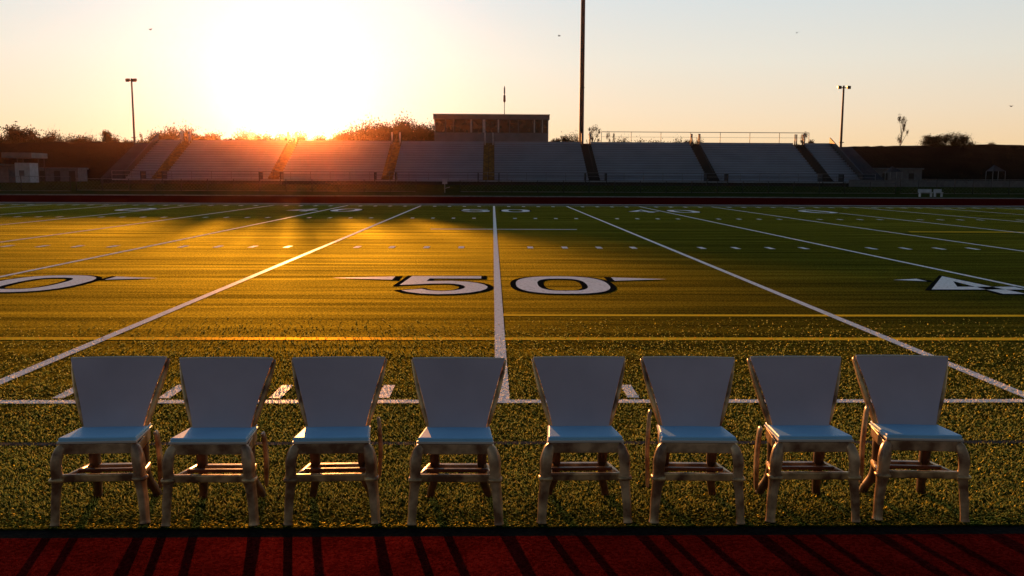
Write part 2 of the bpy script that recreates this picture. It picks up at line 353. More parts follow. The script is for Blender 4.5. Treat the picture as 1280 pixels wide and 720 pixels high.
# turf fibres standing in the near part of the field
def make_fibres():
    N0 = 620000
    u = rng.random(N0); ya, yb = TURF_Y, 12.0
    Y = 1/(1/ya - u*(1/ya-1/yb))
    X = (rng.random(N0)*2-1)*12 + .2
    h = (.008+.011*rng.random(N0))*np.clip((Y-TURF_Y)/.25,.25,1); w = (.0028+.0020*rng.random(N0))*(Y/5.2)**1.1
    th = rng.random(N0)*pi; lean = rng.normal(0, .010, (N0,2))
    dx, dy = np.cos(th)*w, np.sin(th)*w
    V = np.zeros((N0,3,3), np.float32)
    V[:,0,0] = X-dx; V[:,0,1] = Y-dy; V[:,1,0] = X+dx; V[:,1,1] = Y+dy
    V[:,2,0] = X+lean[:,0]; V[:,2,1] = Y+lean[:,1]-.004; V[:,2,2] = h; V[:,:2,2] = .001
    V[:,:,1] = np.maximum(V[:,:,1], TURF_Y+.002)
    base = rng.random((N0,1))
    C = np.array([.13,.15,.03])*(1-base)+np.array([.52,.54,.13])*base
    dk = rng.random(N0) < .24; C[dk] *= .35
    pal = rng.random(N0) < .07; C[pal] = (.50,.48,.16)
    for (x0,x1,y0,y1,pt) in LINES:
        ins = (X > x0)&(X < x1)&(Y > y0)&(Y < y1)&(rng.random(N0) < .9)
        c = {'w':(.80,.78,.76),'y':(.50,.32,.04),'k':(.07,.065,.06)}[pt]
        C[ins] = np.array(c)*(.8+.3*rng.random((ins.sum(),1)))
    # keep fibres out of the painted numerals
    num = (((X>-3)&(X<3.3))|((X>-8.9)&(X<-6))|((X>7.3)&(X<9.2)))&(Y>13.9)
    side = np.clip((12-np.abs(X-.2))/5.0, 0, 1)**1.5
    keep = ~num & (rng.random(N0) < side*np.clip(.55+.45*(7.5-np.abs(X-.2))/4,.4,1)) & (rng.random(N0) < np.clip((12.0-Y)/6.5, 0, 1)**1.3); V = V[keep]; C = C[keep]; n = len(V)
    me = bpy.data.meshes.new('turf_fibres'); me.vertices.add(n*3); me.vertices.foreach_set('co', V.reshape(-1))
    me.loops.add(n*3); me.loops.foreach_set('vertex_index', np.arange(n*3, dtype=np.int32))
    me.polygons.add(n); me.polygons.foreach_set('loop_start', np.arange(0,n*3,3,dtype=np.int32))
    me.update(calc_edges=True)
    a = me.color_attributes.new('tint', 'FLOAT_COLOR', 'POINT')
    cc = np.ones((n,3,4), np.float32); cc[:,:,:3] = C[:,None,:]; a.data.foreach_set('color', cc.reshape(-1))
    me.materials.append(M['blade'])
    o = bpy.data.objects.new('turf_fibres', me); COL.objects.link(o)
    tag(o, 'short golden green artificial turf fibres around the chairs', 'turf', kind='stuff')
make_fibres()

# ---------------------------------------------------------------- chairs
def smooth_path(P, n=5):
    "Catmull-Rom through (x,y,z,r)"
    Q = [P[0]]+list(P)+[P[-1]]; out = []
    for i in range(1, len(Q)-2):
        for k in range(n):
            t = k/n; out.append(tuple(.5*((2*Q[i][j])+(-Q[i-1][j]+Q[i+1][j])*t+(2*Q[i-1][j]-5*Q[i][j]+4*Q[i+1][j]-Q[i+2][j])*t*t+(-Q[i-1][j]+3*Q[i][j]-3*Q[i+1][j]+Q[i+2][j])*t**3) for j in range(4)))
    out.append(tuple(P[-1])); return out
def leg_tube(mb, P, flat=1.0, sq=2):
    q = smooth_path(P); mb.tube([p[:3] for p in q], [p[3] for p in q], 12, sq, flat)
def back_xy(u, v):
    "panel surface: u -1..1 across, v 0..1 up; leans back and curves round the sitter"
    hw = .156 + .110*(v**1.22)
    y = .055 + .135*v + .02*v*v - .02*(u*u)*( .5+.5*v)
    return u*hw, y, .435+.398*v
def make_chair(name='chair'):
    root = empty(name)
    # curved back panel
    mb = MB(); nu, nv = 14, 10; vs = []
    for off in (0, .016):
        for j in range(nv+1):
            for i in range(nu+1):
                x, y, z = back_xy(-1+2*i/nu, j/nv); vs.append((x, y+off, z))
    w = nu+1; o2 = w*(nv+1); fs = []
    for j in range(nv):
        for i in range(nu):
            a = j*w+i; fs.append((a,a+1,a+w+1,a+w)); fs.append((o2+a,o2+a+w,o2+a+w+1,o2+a+1))
    mb.add(vs, fs, True)
    rim = [i for i in range(w)]+[j*w+nu for j in range(1,nv+1)]+[nv*w+i for i in range(nu-1,-1,-1)]+[j*w for j in range(nv-1,0,-1)]
    mb.add(vs, [(rim[k], o2+rim[k], o2+rim[(k+1)%len(rim)], rim[(k+1)%len(rim)]) for k in range(len(rim))], False)
    mb.build('backrest', M['panel'], root)
    # cream piping along the top edge
    mb = MB(); mb.tube([Vector(back_xy(-1+2*i/nu, 1))+Vector((0,.007,.003)) for i in range(nu+1)], .0066, 8)
    mb.build('piping', M['rim'], root)
    # wooden back frame: two shaped side posts and a rail behind the panel
    for s_ in (-1, 1):
        mb = MB(); P = []
        for k in range(7):
            v = k/6; x, y, z = back_xy(s_*1.0, v); P.append((x+s_*.015*sin(v*pi)**.8, y+.042-.01*sin(v*pi), z-.012, .019+.007*sin(v*pi)))
        P.insert(0, (s_*.166, .085, .36, .024))
        q = smooth_path(P, 3); mb.tube([p[:3] for p in q], [p[3] for p in q], 10, 2, .55)
        # carved beads along the post
        for k in range(1, 6):
            x, y, z = back_xy(s_*1.0, k/6.5); mb.tube([(x,y+.03,z-.012),(x,y+.035,z),(x,y+.03,z+.012)], [.006,.013,.006], 8)
        mb.build('back_post', M['wood'], root)
    mb = MB(); mb.tube([Vector(back_xy(-1+2*i/nu, .93))+Vector((0,.035,0)) for i in range(nu+1)], .02, 8, 2, .6)
    mb.build('back_rail', M['wood'], root)
    # seat: rounded cushion, trapezoid in plan
    def slab(z0, z1, yf, yb, wf, wb, inset=0, n=9):
        mb = MB(); prof = []
        for k in range(n+1):
            t = k/n; prof.append((t, 0))
        ring = [(-wf+inset, yf+inset), (wf-inset, yf+inset), (wb-inset, yb-inset), (-wb+inset, yb-inset)]
        mb.hexa([(x,y,z0+(.010 if y < 0 else 0)) for x,y in ring]+[(x,y,z1+(.018 if y < 0 else 0)) for x,y in ring]); return mb
    slab(.443, .462, -.188, .165, .204, .175).build('seat', M['cushion'], root, .012, 4)
    slab(.437, .443, -.196, .168, .209, .18).build('seat_piping', M['rim'], root, .003, 2)
    # apron rails under the seat
    a = empty('apron'); a.parent = root
    COL.objects.unlink(a); bpy.data.objects.remove(a)
    mb = MB()
    mb.box(-.185,.185,-.190,-.168,.388,.444); mb.box(-.15,.15,.12,.142,.375,.436)
    for s_ in (-1,1):
        mb.hexa([(s_*.20-.012,-.17,.375),(s_*.20+.012,-.17,.375),(s_*.165+.012,.14,.375),(s_*.165-.012,.14,.375),
                 (s_*.20-.012,-.17,.436),(s_*.20+.012,-.17,.436),(s_*.165+.012,.14,.436),(s_*.165-.012,.14,.436)])
    mb.build('apron', M['wood_pale'], root, .005, 2)
    for s_ in (-1, 1):
        # front leg: swelling shoulder, carved knee collar, tapered foot
        mb = MB()
        leg_tube(mb, [(s_*.180,-.165,.430,.0194),(s_*.200,-.181,.408,.0255),(s_*.215,-.196,.350,.0299),(s_*.217,-.194,.290,.0273),
                      (s_*.216,-.190,.262,.0317),(s_*.217,-.190,.240,.0308),(s_*.222,-.192,.205,.0255),(s_*.231,-.196,.12,.0238),(s_*.236,-.202,.03,.0220),(s_*.238,-.206,0,.0255)])
        lg = mb.build('leg', M['wood_pale'], root)
        mb = MB(); mb.tube([(s_*.216,-.188,.238),(s_*.216,-.188,.246),(s_*.216,-.188,.256),(s_*.216,-.188,.264)], [.031,.040,.040,.031], 12, 2)
        mb.build('collar', M['wood'], lg)
        # rear leg sweeps back
        mb = MB()
        leg_tube(mb, [(s_*.140,.10,.42,.026),(s_*.138,.115,.33,.029),(s_*.136,.125,.24,.027),(s_*.142,.155,.13,.024),(s_*.165,.215,.04,.022),(s_*.172,.23,0,.023)])
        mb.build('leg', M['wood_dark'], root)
        # side stretcher
        mb = MB(); mb.tube([(s_*.212,-.18,.235),(s_*.18,-.02,.228),(s_*.158,.125,.222)], [.015,.018,.015], 8, 2, 1.0)
        mb.build('stretcher', M['wood'], root)
    mb = MB(); mb.box(-.20,.20,-.203,-.176,.236,.278); mb.build('stretcher', M['wood'], root, .007, 3)
    mb = MB(); mb.box(-.15,.15,.105,.14,.205,.232); mb.build('stretcher', M['wood_pale'], root, .006, 3)
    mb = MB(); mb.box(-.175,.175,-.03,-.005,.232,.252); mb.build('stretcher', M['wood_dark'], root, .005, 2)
    return root
def side_plank(root, s_, top, bot):
    mb = MB()
    leg_tube(mb, [(s_*.232,.045,top,.020),(s_*.240,.05,top-.03,.026),(s_*.244,.07,(top+bot)/2,.030),(s_*.236,.09,bot+.05,.028),(s_*.233,.10,bot,.021)], .42)
    return mb.build('side_board', M['wood_pale'], root)
proto = make_chair()
cx_f = [-2.14,-1.53,-.88,-.197,.507,1.135,1.775,2.395]
CH = []
pos = ['leftmost chair of the row, its back just left of a sideline tick',
       'second chair from the left end of the row, between two near neighbours',
       'third chair from the left end, last before the wider gap left of the midfield line',
       'fourth chair from the left, its back corner touching the white midfield line',
       'fifth chair from the left, first one right of the white midfield line',
       'sixth chair from the left, below the gap between the yellow lines',
       'second chair from the right end of the row, with short curved side board',
       'rightmost chair of the row, right of all others below a slanting yard line']
pos[5] = 'sixth chair from the left, with tall wooden side board left of its seat'
tops = []
for i, x in enumerate(cx_f):
    o = proto if i == 0 else copy_tree(proto)
    o.location = (x, 4.875 + [.012,-.008,.004,-.012,.006,-.006,.008,.018][i], 0)
    o.rotation_euler = (0, 0, R([3.2, .2, 2.2, -.8, .6, -2.2, -.4, -4.0][i]))
    s_ = 1+[0,0,0,0,.002,.004,.004,.008][i]; o.scale = (1,1,s_)
    tag(o, pos[i], 'chair', 'pale chairs lined up along the track edge'); CH.append(o)
for i, s_, t, b in ((0,1,.44,.10),(1,1,.44,.12),(2,1,.52,.16),(5,-1,.56,.10),(6,-1,.46,.08),(7,-1,.57,.11)):
    side_plank(CH[i], s_, t, b)

# ---------------------------------------------------------------- grandstand
YF, YB = 114.0, 126.0
ZF, ZB = 1.35, az(178, YB)
rows = 16
gap_t = [230, 362, 494, 611, 733, 868, 1003]      # aisle centres along the top and foot of the stand, surveyed
gap_b = [200, 346, 485, 611, 742, 893, 1030]
XT = [ax(p, YB, 177) for p in gap_t]; XB = [ax(p, YF, 228) for p in gap_b]
XG = [(a+b)/2 for a, b in zip(XT, XB)]
print('gaps', [round(v,1) for v in XT], [round(v,1) for v in XB])
stand = empty('grandstand', ((XG[3]), YF, .7)); tag(stand, 'long grey aluminium grandstand with stair aisles facing the field', 'grandstand')
ox, oy, oz = stand.location
def seg_rows(x0, x1, nm='seating_section', last=True):
    mb = MB(); sb = MB()
    for r in range(rows):
        y = YF+(YB-YF)*r/rows; z = ZF+(ZB-ZF)*r/rows; dz = (ZB-ZF)/rows; dy = (YB-YF)/rows
        mb.box(x0-ox, x1-ox, y-oy, y-oy+dy-.01, z-oz-.05, z-oz)                 # foot board
        mb.box(x0-ox, x1-ox, y-oy+dy-.06, y-oy+dy-.03, z-oz, z-oz+dz-.08)       # riser
        sb.box(x0-ox, x1-ox, y-oy+.22, y-oy+.52, z-oz+.15, z-oz+.21)            # seat plank
        n = int((x1-x0)/2)
        for k in range(n+1):
            x = x0+(x1-x0-.05)*k/max(n,1); mb.box(x-ox, x-ox+.05, y-oy+.3, y-oy+.38, z-oz, z-oz+.20)
    mb.box(x0-ox, x1-ox, YB-oy, YB-oy+.1, ZB-oz-.5, ZB-oz+.12)
    o = mb.build(nm, M['alu'], stand); sb.build('seat_planks', M['seat_alu'], o); return o
edges = [XG[0]-3.9]+XG+[XG[6]+4.4]
gw = .75
for i in range(len(edges)-1):
    x0 = edges[i]+(gw if i > 0 else 0); x1 = edges[i+1]-(gw if i < len(edges)-2 else 0)
    seg_rows(x0, x1)
# end pieces slope away: a lower skirt at both ends
for s_, x in ((-1, edges[0]), (1, edges[-1])):
    mb = MB()
    mb.hexa([(x-ox, 0, -.2),(x-ox+s_*.15,0,-.2),(x-ox+s_*.15, YB-oy, -.2),(x-ox,YB-oy,-.2),(x-ox,0,ZF-oz+.9),(x-ox+s_*.15,0,ZF-oz+.9),(x-ox+s_*.15,YB-oy,ZB-oz+.9),(x-ox,YB-oy,ZB-oz+.9)])
    mb.build('end_screen', M['dark_steel'], stand)
    mb = MB()
    for k in range(9):
        a = k/8; mb.hexa([(x-ox+s_*(.4+2.6*a),0,-.2),(x-ox+s_*(.4+2.6*a+.1),0,-.2),(x-ox+s_*(.4+2.6*a+.1),(YB-oy),-.2),(x-ox+s_*(.4+2.6*a),(YB-oy),-.2),
                          (x-ox+s_*(.4+2.6*a),0,ZF-oz),(x-ox+s_*(.4+2.6*a+.1),0,ZF-oz),(x-ox+s_*(.4+2.6*a+.1),(YB-oy),ZB-oz-.4),(x-ox+s_*(.4+2.6*a),(YB-oy),ZB-oz-.4)])
    mb.hexa([(x-ox+s_*.3, .2, ZF-oz-.1),(x-ox+s_*3.2,.2,ZF-oz-.1),(x-ox+s_*3.2,YB-oy,ZB-oz-.5),(x-ox+s_*.3,YB-oy,ZB-oz-.5),
             (x-ox+s_*.3, .2, ZF-oz),(x-ox+s_*3.2,.2,ZF-oz),(x-ox+s_*3.2,YB-oy,ZB-oz-.4),(x-ox+s_*.3,YB-oy,ZB-oz-.4)])
    mb.build('end_ramp', M['ramp'], stand)
for i, x in enumerate(XG):
    mb = MB(); n = rows*2
    for r in range(n):
        y = YF+(YB-YF)*r/n; z = ZF+(ZB-ZF)*(r+1)/n
        mb.box(x-ox-gw+.02, x-ox+gw-.02, y-oy, y-oy+(YB-YF)/n+.03, z-oz-.35, z-oz-.12)
    mb.build('stair', M['stair'] if i < 4 else M['dark_steel'], stand)  # left aisles carry the painted sunlight, right ones stay dark
    mb = MB()   # foot of the aisle: steps and entry box
    for k in range(5): mb.box(x-ox-gw-.5, x-ox+gw+.5, -1.6+.3*k, -1.3+.3*k-.01, -.1, .13*(k+1))
    mb.box(x-ox-gw-.62, x-ox-gw-.5, -1.6, .0, -.1, 1.55); mb.box(x-ox+gw+.5, x-ox+gw+.62, -1.6, 0, -.1, 1.55)
    mb.build('entry_steps', M['dark_steel'], stand)
    for s_ in (-1, 1):
        mb = MB(); mb.tube([(x-ox+s_*.55, YB-oy-.8, ZB-oz-.4),(x-ox+s_*.55, YB-oy-.8, ZB-oz+1.25),(x-ox+s_*.55, YB-oy-.1, ZB-oz+1.3),(x-ox+s_*.55, YB-oy-.1, ZB-oz-.2)], .09, 6)
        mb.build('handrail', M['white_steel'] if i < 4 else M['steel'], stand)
    mb = MB(); mb.tube([(x-ox, .5, ZF-oz-.1),(x-ox,.5,ZF-oz+1.0),(x-ox,YB-oy-1.4,ZB-oz+.4),(x-ox,YB-oy-1.4,ZB-oz-.6)], .03, 6)
    mb.build('handrail', M['dark_steel'], stand)
# front walkway, its fascia and guard rail
mb = MB(); mb.box(edges[0]-ox-1, edges[-1]-ox+1, -1.55, -.02, ZF-oz-.20, ZF-oz-.06); mb.build('walkway', M['alu'], stand)
mb = MB(); mb.box(edges[0]-ox-1, edges[-1]-ox+1, -1.2, -1.1, -.3, ZF-oz-.25); mb.build('walkway_skirt', M['dark_steel'], stand)
mb = MB(); L_ = edges[-1]-edges[0]+2; n = int(L_/2.4)
for k in range(n+1):
    x = edges[0]-1+L_*k/n-ox; mb.tube([(x,-1.5,ZF-oz-.06),(x,-1.5,ZF-oz+.95)], .03, 6)
for hz in (.5, .95): mb.tube([(edges[0]-1-ox,-1.5,ZF-oz+hz),(edges[-1]+1-ox,-1.5,ZF-oz+hz)], .028, 6)
mb.build('front_rail', M['steel'], stand)
# tall back railing on the right part
mb = MB(); xa, xb = ax(752, YB, 170), ax(1012, YB, 170); zt = az(164, YB)
n = 7
for k in range(n+1):
    x = xa+(xb-xa)*k/n-ox; mb.tube([(x,YB-oy+.25,ZB-oz-.3),(x,YB-oy+.25,zt-oz)], .04, 6)
mb.tube([(xa-ox,YB-oy+.25,zt-oz),(xb-ox,YB-oy+.25,zt-oz)], .05, 6)
mb.tube([(xa-ox,YB-oy+.25,(zt*.55+ZB*.45)-oz),(xb-ox,YB-oy+.25,(zt*.55+ZB*.45)-oz)], .02, 6)
mb.build('back_rail', M['steel'], stand)
# supporting frames, and an unseen dark wall added to block sun under the terrace
mb = MB()
for k in range(23):
    x = edges[0]+(edges[-1]-edges[0])*k/22-ox
    mb.tube([(x,YB-oy-.2,-.3),(x,YB-oy-.2,ZB-oz-.3)], .09, 6); mb.tube([(x,6,-.3),(x,6,(ZF+ZB)/2-oz-.3)], .08, 6)
    mb.tube([(x,.4,-.2),(x,YB-oy-.3,ZB-oz-.45)], .07, 6)
mb.build('support_frame', M['dark_steel'], stand)
mb = MB(); mb.box(edges[0]-ox, edges[-1]-ox, YB-oy+.102, YB-oy+.16, -.3, ZB-oz-.12); mb.build('sun_block_wall', M['dark_steel'], stand)

# ---------------------------------------------------------------- press box on the top of the stand
YP = YB+.9
x0, x1 = ax(543, YP, 160), ax(685.5, YP, 160); z0, z1 = ZB-1.2, az(143.5, YP)
zr, zw0, zw1 = z1, az(166, YP), az(149.5, YP)
pb = empty('press_box', ((x0+x1)/2, YP, z0)); tag(pb, 'flat roofed press box with dark windows on top of the grandstand', 'press box')
bx, by, bz = pb.location
D = 4.5
mb = MB(); mb.box(x0-bx, x1-bx, 0, .15, 0, zw0-bz); mb.box(x0-bx-.0, x0-bx+.12, .0, D, zw0-bz+.003, zw1-bz); mb.box(x1-bx-.12, x1-bx, .0, D, zw0-bz+.003, zw1-bz)
mb.box(x0-bx, x1-bx, D-.15, D, 0, zw1-bz); mb.box(x0-bx+.003, x0-bx+.15, .16, D-.16, 0, zw0-bz); mb.box(x1-bx-.15, x1-bx-.003, .16, D-.16, 0, zw0-bz)
for k in range(1, 8): mb.box(x0-bx+(x1-x0)*k/8-.02, x0-bx+(x1-x0)*k/8+.02, -.02, .0, 0, zw0-bz-.02)
mb.build('wall', M['cladding'], pb)
mb = MB(); mb.box(x0-bx-.15, x1-bx+.15, -.25, D+.1, zw1-bz+.003, z1-bz); mb.box(x0-bx-.22, x1-bx+.22, -.32, D+.2, z1-bz+.002, z1-bz+.07)
mb.build('roof', M['fascia'], pb, .02)
mb = MB(); mb.box(x0-bx, x1-bx, -.06, .02, zw0-bz-.10, zw0-bz+.01); mb.build('sill', M['fascia'], pb)
mull = [543.5, 557, 567, 589, 605, 623, 637, 648, 668, 678, 685]
xm = [ax(p, YP, 158)-bx for p in mull]
wd = [.12,.12,.10,.22,.38,.2,.10,.10,.16,.14,.10]
for i in range(len(mull)-1):
    mb = MB(); a = xm[i]+wd[i]/2; b = xm[i+1]-wd[i+1]/2
    mb.box(a+.05, b-.05, .10, .12, zw0-bz+.06, zw1-bz-.05); pane = mb
    fr = MB(); t = .05
    fr.box(a, a+t, .06, .14, zw0-bz+.012, zw1-bz); fr.box(b-t, b, .06, .14, zw0-bz+.012, zw1-bz)
    fr.box(a+t, b-t, .06, .14, zw0-bz+.012, zw0-bz+.06); fr.box(a+t, b-t, .06, .14, zw1-bz-.05, zw1-bz)
    w_ = fr.build('window', M['dark_steel'], pb); pane.build('pane', M['glass'], w_)
for i in range(1, len(mull)-1):
    mb = MB(); mb.box(xm[i]-wd[i]/2, xm[i]+wd[i]/2, .03, .10, zw0-bz+.012, zw1-bz); mb.build('mullion', M['white_steel'] if i in (3,4,5,8,9) else M['fascia'], pb)
# mast standing on the press box roof
mp = at(630.5, 144, YP+.5); mb = MB()
ma = empty('antenna_mast', (mp.x, YP+.5, z1+.07)); tag(ma, 'thin antenna mast with a thick mid section on the press box roof', 'antenna')
zt = az(108, YP+.5)-z1
mb.tube([(0,0,0),(0,0,zt*.45)], .05, 6); mb.build('pole', M['dark_steel'], ma)
mb = MB(); mb.tube([(0,0,zt*.42),(0,0,zt*.46),(0,0,zt*.66),(0,0,zt*.7)], [.06,.17,.15,.05], 8); mb.build('antenna_body', M['dark_steel'], ma)
mb = MB(); mb.tube([(0,0,zt*.7),(0,0,zt*.74),(0,0,zt*.92),(0,0,zt)], [.04,.11,.10,.02], 8); mb.build('antenna_tip', M['steel'], ma)

# ---------------------------------------------------------------- light poles
def light_pole(px, ptop, pbase, Y, r0, r1, heads, label, z0=.8):
    b = at(px, pbase, Y); t = az(ptop, Y, px)
    o = empty('light_pole', (b.x, Y, z0)); tag(o, label, 'light pole', 'floodlight poles behind the grandstand')
    h = t-z0; mb = MB(); n = 12
    mb.tube([(0,0,h*k/n) for k in range(n+1)], [r0+(r1-r0)*k/n for k in range(n+1)], 10); mb.build('pole', M['dark_steel'], o)
    mb = MB(); mb.box(-.4,.4,-.4,.4,-.3,.1); mb.build('base', M['concrete'], o, .03)
    w = heads
    mb = MB(); mb.tube([(-w,0,h-.35),(w,0,h-.35)], .09, 6); mb.build('crossarm', M['dark_steel'], o)
    for s_ in ([-1,1] if w < 2 else [-1,-.35,.35,1]):
        mb = MB(); x = s_*w
        mb.hexa([(x-.30,-.35,h-.60),(x+.30,-.35,h-.60),(x+.26,.25,h-.40),(x-.26,.25,h-.40),(x-.30,-.45,h-.10),(x+.30,-.45,h-.10),(x+.26,.2,h+.02),(x-.26,.2,h+.02)])
        hd = mb.build('lamp_head', M['lamp'], o, .04)
    mb = MB(); mb.box(-.35,.35,-.35,.0,h*.42,h*.42+.12); mb.build('ballast_bracket', M['dark_steel'], o)
light_pole(168, 98, 175, 150, .20, .12, .55, 'short light pole left of the sun glow with two lamp heads')
light_pole(726.5, -60, 178, 134, .38, .30, 2.2, 'tall thick dark light pole running out of the picture behind the grandstand')
light_pole(1051, 107, 182, 150, .24, .15, .78, 'light pole right of the grandstand with spread lamp heads')

# ---------------------------------------------------------------- fence along the far track edge
def fence(px0, px1, Y, zb, h, label, step=2.9, gap=None):
    xa, xb = ax(px0, Y), ax(px1, Y); o = empty('chain_link_fence', (xa, Y, zb)); tag(o, label, 'fence')
    n = max(1, round((xb-xa)/step))
    for k in range(n+1):
        x = (xb-xa)*k/n; mb = MB(); mb.tube([(x,0,-.1),(x,0,h+.04)], .042, 6); mb.build('post', M['dark_steel'], o)
    mb = MB()
    for z in (.06, h): mb.tube([(0,0,z),(xb-xa,0,z)], .026, 6)
    mb.build('rail', M['steel'], o)
    # woven wire, real strands
    mb = MB(); s_ = .42; L_ = xb-xa; m_ = int(L_/s_)
    for k in range(-int(h/s_)-1, m_+1):
        for d in (1,-1):
            xs_ = k*s_; a = xs_ if d > 0 else xs_+h; b = xs_+h if d > 0 else xs_
            z0_, z1_ = 0, h
            if d > 0:
                if a < 0: z0_ = -a; a = 0
                if b > L_: z1_ = h-(b-L_); b = L_
            else:
                if a > L_: z0_ = a-L_; a = L_
                if b < 0: z1_ = h+b; b = 0
            if z1_ <= z0_: continue
            mb.add([(a-.006,0,z0_),(a+.006,0,z0_),(b+.006,0,z1_),(b-.006,0,z1_)], [(0,1,2,3)])
    mb.build('wire_mesh', M['steel'], o)
fence(95, 520, 103, 0, 1.35, 'dark chain link fence before the left half of the grandstand')
fence(575, 1120, 103, 0, 1.35, 'dark chain link fence before the right half of the grandstand')
fence(1126, 1420, 103, 0, 1.7, 'tall chain link fence at the right end past the grandstand', 2.1)
fence(-160, 88, 98, 0, 1.6, 'chain link fence in front of the white ticket booth on the left', 5.2)

# ---------------------------------------------------------------- small buildings and objects
def booth(px0, px1, py0, py1, Y, rpx0, rpx1, rpy0, rpy1, m, label, name='ticket_booth'):
    xa, xb = ax(px0, Y, py1), ax(px1, Y, py1); zt = az(py0, Y, px0); zb = .70
    o = empty(name, ((xa+xb)/2, Y, zb)); tag(o, label, 'booth'); w = (xb-xa)/2
    mb = MB(); mb.box(-w, w, 0, 2.2, 0, zt-zb); mb.build('wall', m, o, .02)
    mb = MB(); mb.box(-w*.45, w*.25, -.04, -.003, .9, 1.6); wi = mb.build('window', M['shed_grey'], o)
    xr0, xr1 = ax(rpx0, Y)-(xa+xb)/2, ax(rpx1, Y)-(xa+xb)/2
    mb = MB(); zr0, zr1 = az(rpy1, Y, px0)-zb, az(rpy0, Y, px0)-zb
    mb.box(xr0, xr1, -1.0, 3.2, zr0, zr1); mb.build('roof', M['fascia'], o, .03)
    for x in (xr0+.15, xr1-.15, xr0+.9, xr1-.9):
        mb = MB(); mb.tube([(x,2.5,0),(x,2.5,zr0)], .06, 6); mb.build('post', M['dark_steel'], o)
booth(19.5, 38, 203.5, 225, 118, 9, 46, 191, 197.5, M['shed'], 'small white booth under a wider flat grey canopy')
booth(-14, 11, 207.5, 226, 118, -20, 14, 205, 207, M['shed_grey'], 'grey shed at the left picture edge beside the white booth', 'shed')
# long low pale building
def low_block(px0, px1, py0, Y, m, label, name, cat, doors=3):
    xa, xb = ax(px0, Y), ax(px1, Y); zt = az(py0, Y, (px0+px1)/2); zb = .6
    o = empty(name, ((xa+xb)/2, Y, zb)); tag(o, label, cat); w = (xb-xa)/2
    mb = MB(); mb.box(-w, w, 0, 3, 0, zt-zb-.25); mb.build('wall', m, o)
    mb = MB(); mb.box(-w-.2, w+.2, -.3, 3.2, zt-zb-.247, zt-zb); mb.build('roof', M['shed_grey'], o, .03)
    for k in range(doors):
        x = -w+2*w*(k+.6)/doors; mb = MB(); mb.box(x-.45, x+.45, -.05, -.003, .02, min(2.0, zt-zb-.5)); mb.build('door', M['dark_steel'], o)
low_block(42, 98, 209.5, 135, M['shed_grey'], 'long low bluish building between the white booth and grandstand', 'storage_building', 'building')
low_block(1086, 1152, 210, 150, M['shed_grey'], 'low dark building just right of the grandstand', 'maintenance_building', 'building', 2)
# pale slab wall right
o = empty('concrete_wall', (ax(1062,112), 112, .5)); tag(o, 'low pale concrete wall behind the fence on the right', 'wall')
xa, xb = ax(1062,112), ax(1400,112)
mb = MB(); mb.box(0, xb-xa, 0, .2, 0, az(226,112,1150)-.5); mb.build('wall_slab', M['shed_grey'], o)
mb = MB(); mb.box(-.05, xb-xa+.05, -.04, .24, az(226,112,1150)-.497, az(226,112,1150)-.42); mb.build('coping', M['shed_grey'], o)
# gable tent right
def tent(px0, px1, py0, py1, Y, label):
    xa, xb = ax(px0, Y), ax(px1, Y); zt = az(py0,Y,px0); ze = az(py1,Y,px0); w = (xb-xa)/2
    o = empty('canopy_tent', ((xa+xb)/2, Y, .7)); tag(o, label, 'tent')
    mb = MB(); e = ze-.7; t = zt-.7
    mb.add([(-w,-w,e),(w,-w,e),(w,w,e),(-w,w,e),(-w*.3,0,t)], [(0,1,4),(1,2,4),(2,3,4),(3,0,4)]); mb.build('canopy', M['ramp'], o)
    for sx in (-1,1):
        for sy in (-1,1): mb = MB(); mb.tube([(sx*w*.96,sy*w*.96,-.1),(sx*w*.96,sy*w*.96,e)], .04, 6); mb.build('leg', M['steel'], o)
tent(1109, 1124, 207.5, 214.5, 145, 'small pale canopy tent before the dark bank on the right')
tent(1236, 1252, 206, 214, 150, 'small pale canopy tent near the right picture edge')
def bench(px, py, w, Y, label):
    p = at(px, py, Y); o = empty('bench', (p.x, Y, 0)); tag(o, label, 'bench', 'white benches on the far track side')
    mb = MB(); mb.box(-w/2, w/2, -.18, .18, .40, .46); mb.build('seat', M['shed'], o)
    mb = MB(); mb.box(-w/2, w/2, .20, .24, .46, .75); mb.build('backrest', M['shed'], o)
    for s_ in (-1, 1):
        mb = MB(); mb.box(s_*w*.42-.03, s_*w*.42+.03, -.15, .2, 0, .40); mb.build('leg', M['shed'], o)
bench(1157, 243, 1.35, 88, 'longer white bench on the far grass strip at the right')
bench(1173, 244, .8, 88, 'short white bench beside the longer one at the right')
p = at(556, 236, 100); o = empty('down_marker', (p.x, 100, 0)); tag(o, 'small white marker board on a post before the centre of the grandstand', 'marker')
mb = MB(); mb.tube([(0,0,-.05),(0,0,1.1)], .035, 6); mb.build('post', M['white_steel'], o)
mb = MB(); mb.box(-.28,.28,-.07,-.037,.95,1.45); mb.build('board', M['shed'], o, .01)
mb = MB(); mb.tube([(0,0,.45),(.55,0,.62)], .03, 6); mb.build('arm', M['white_steel'], o)

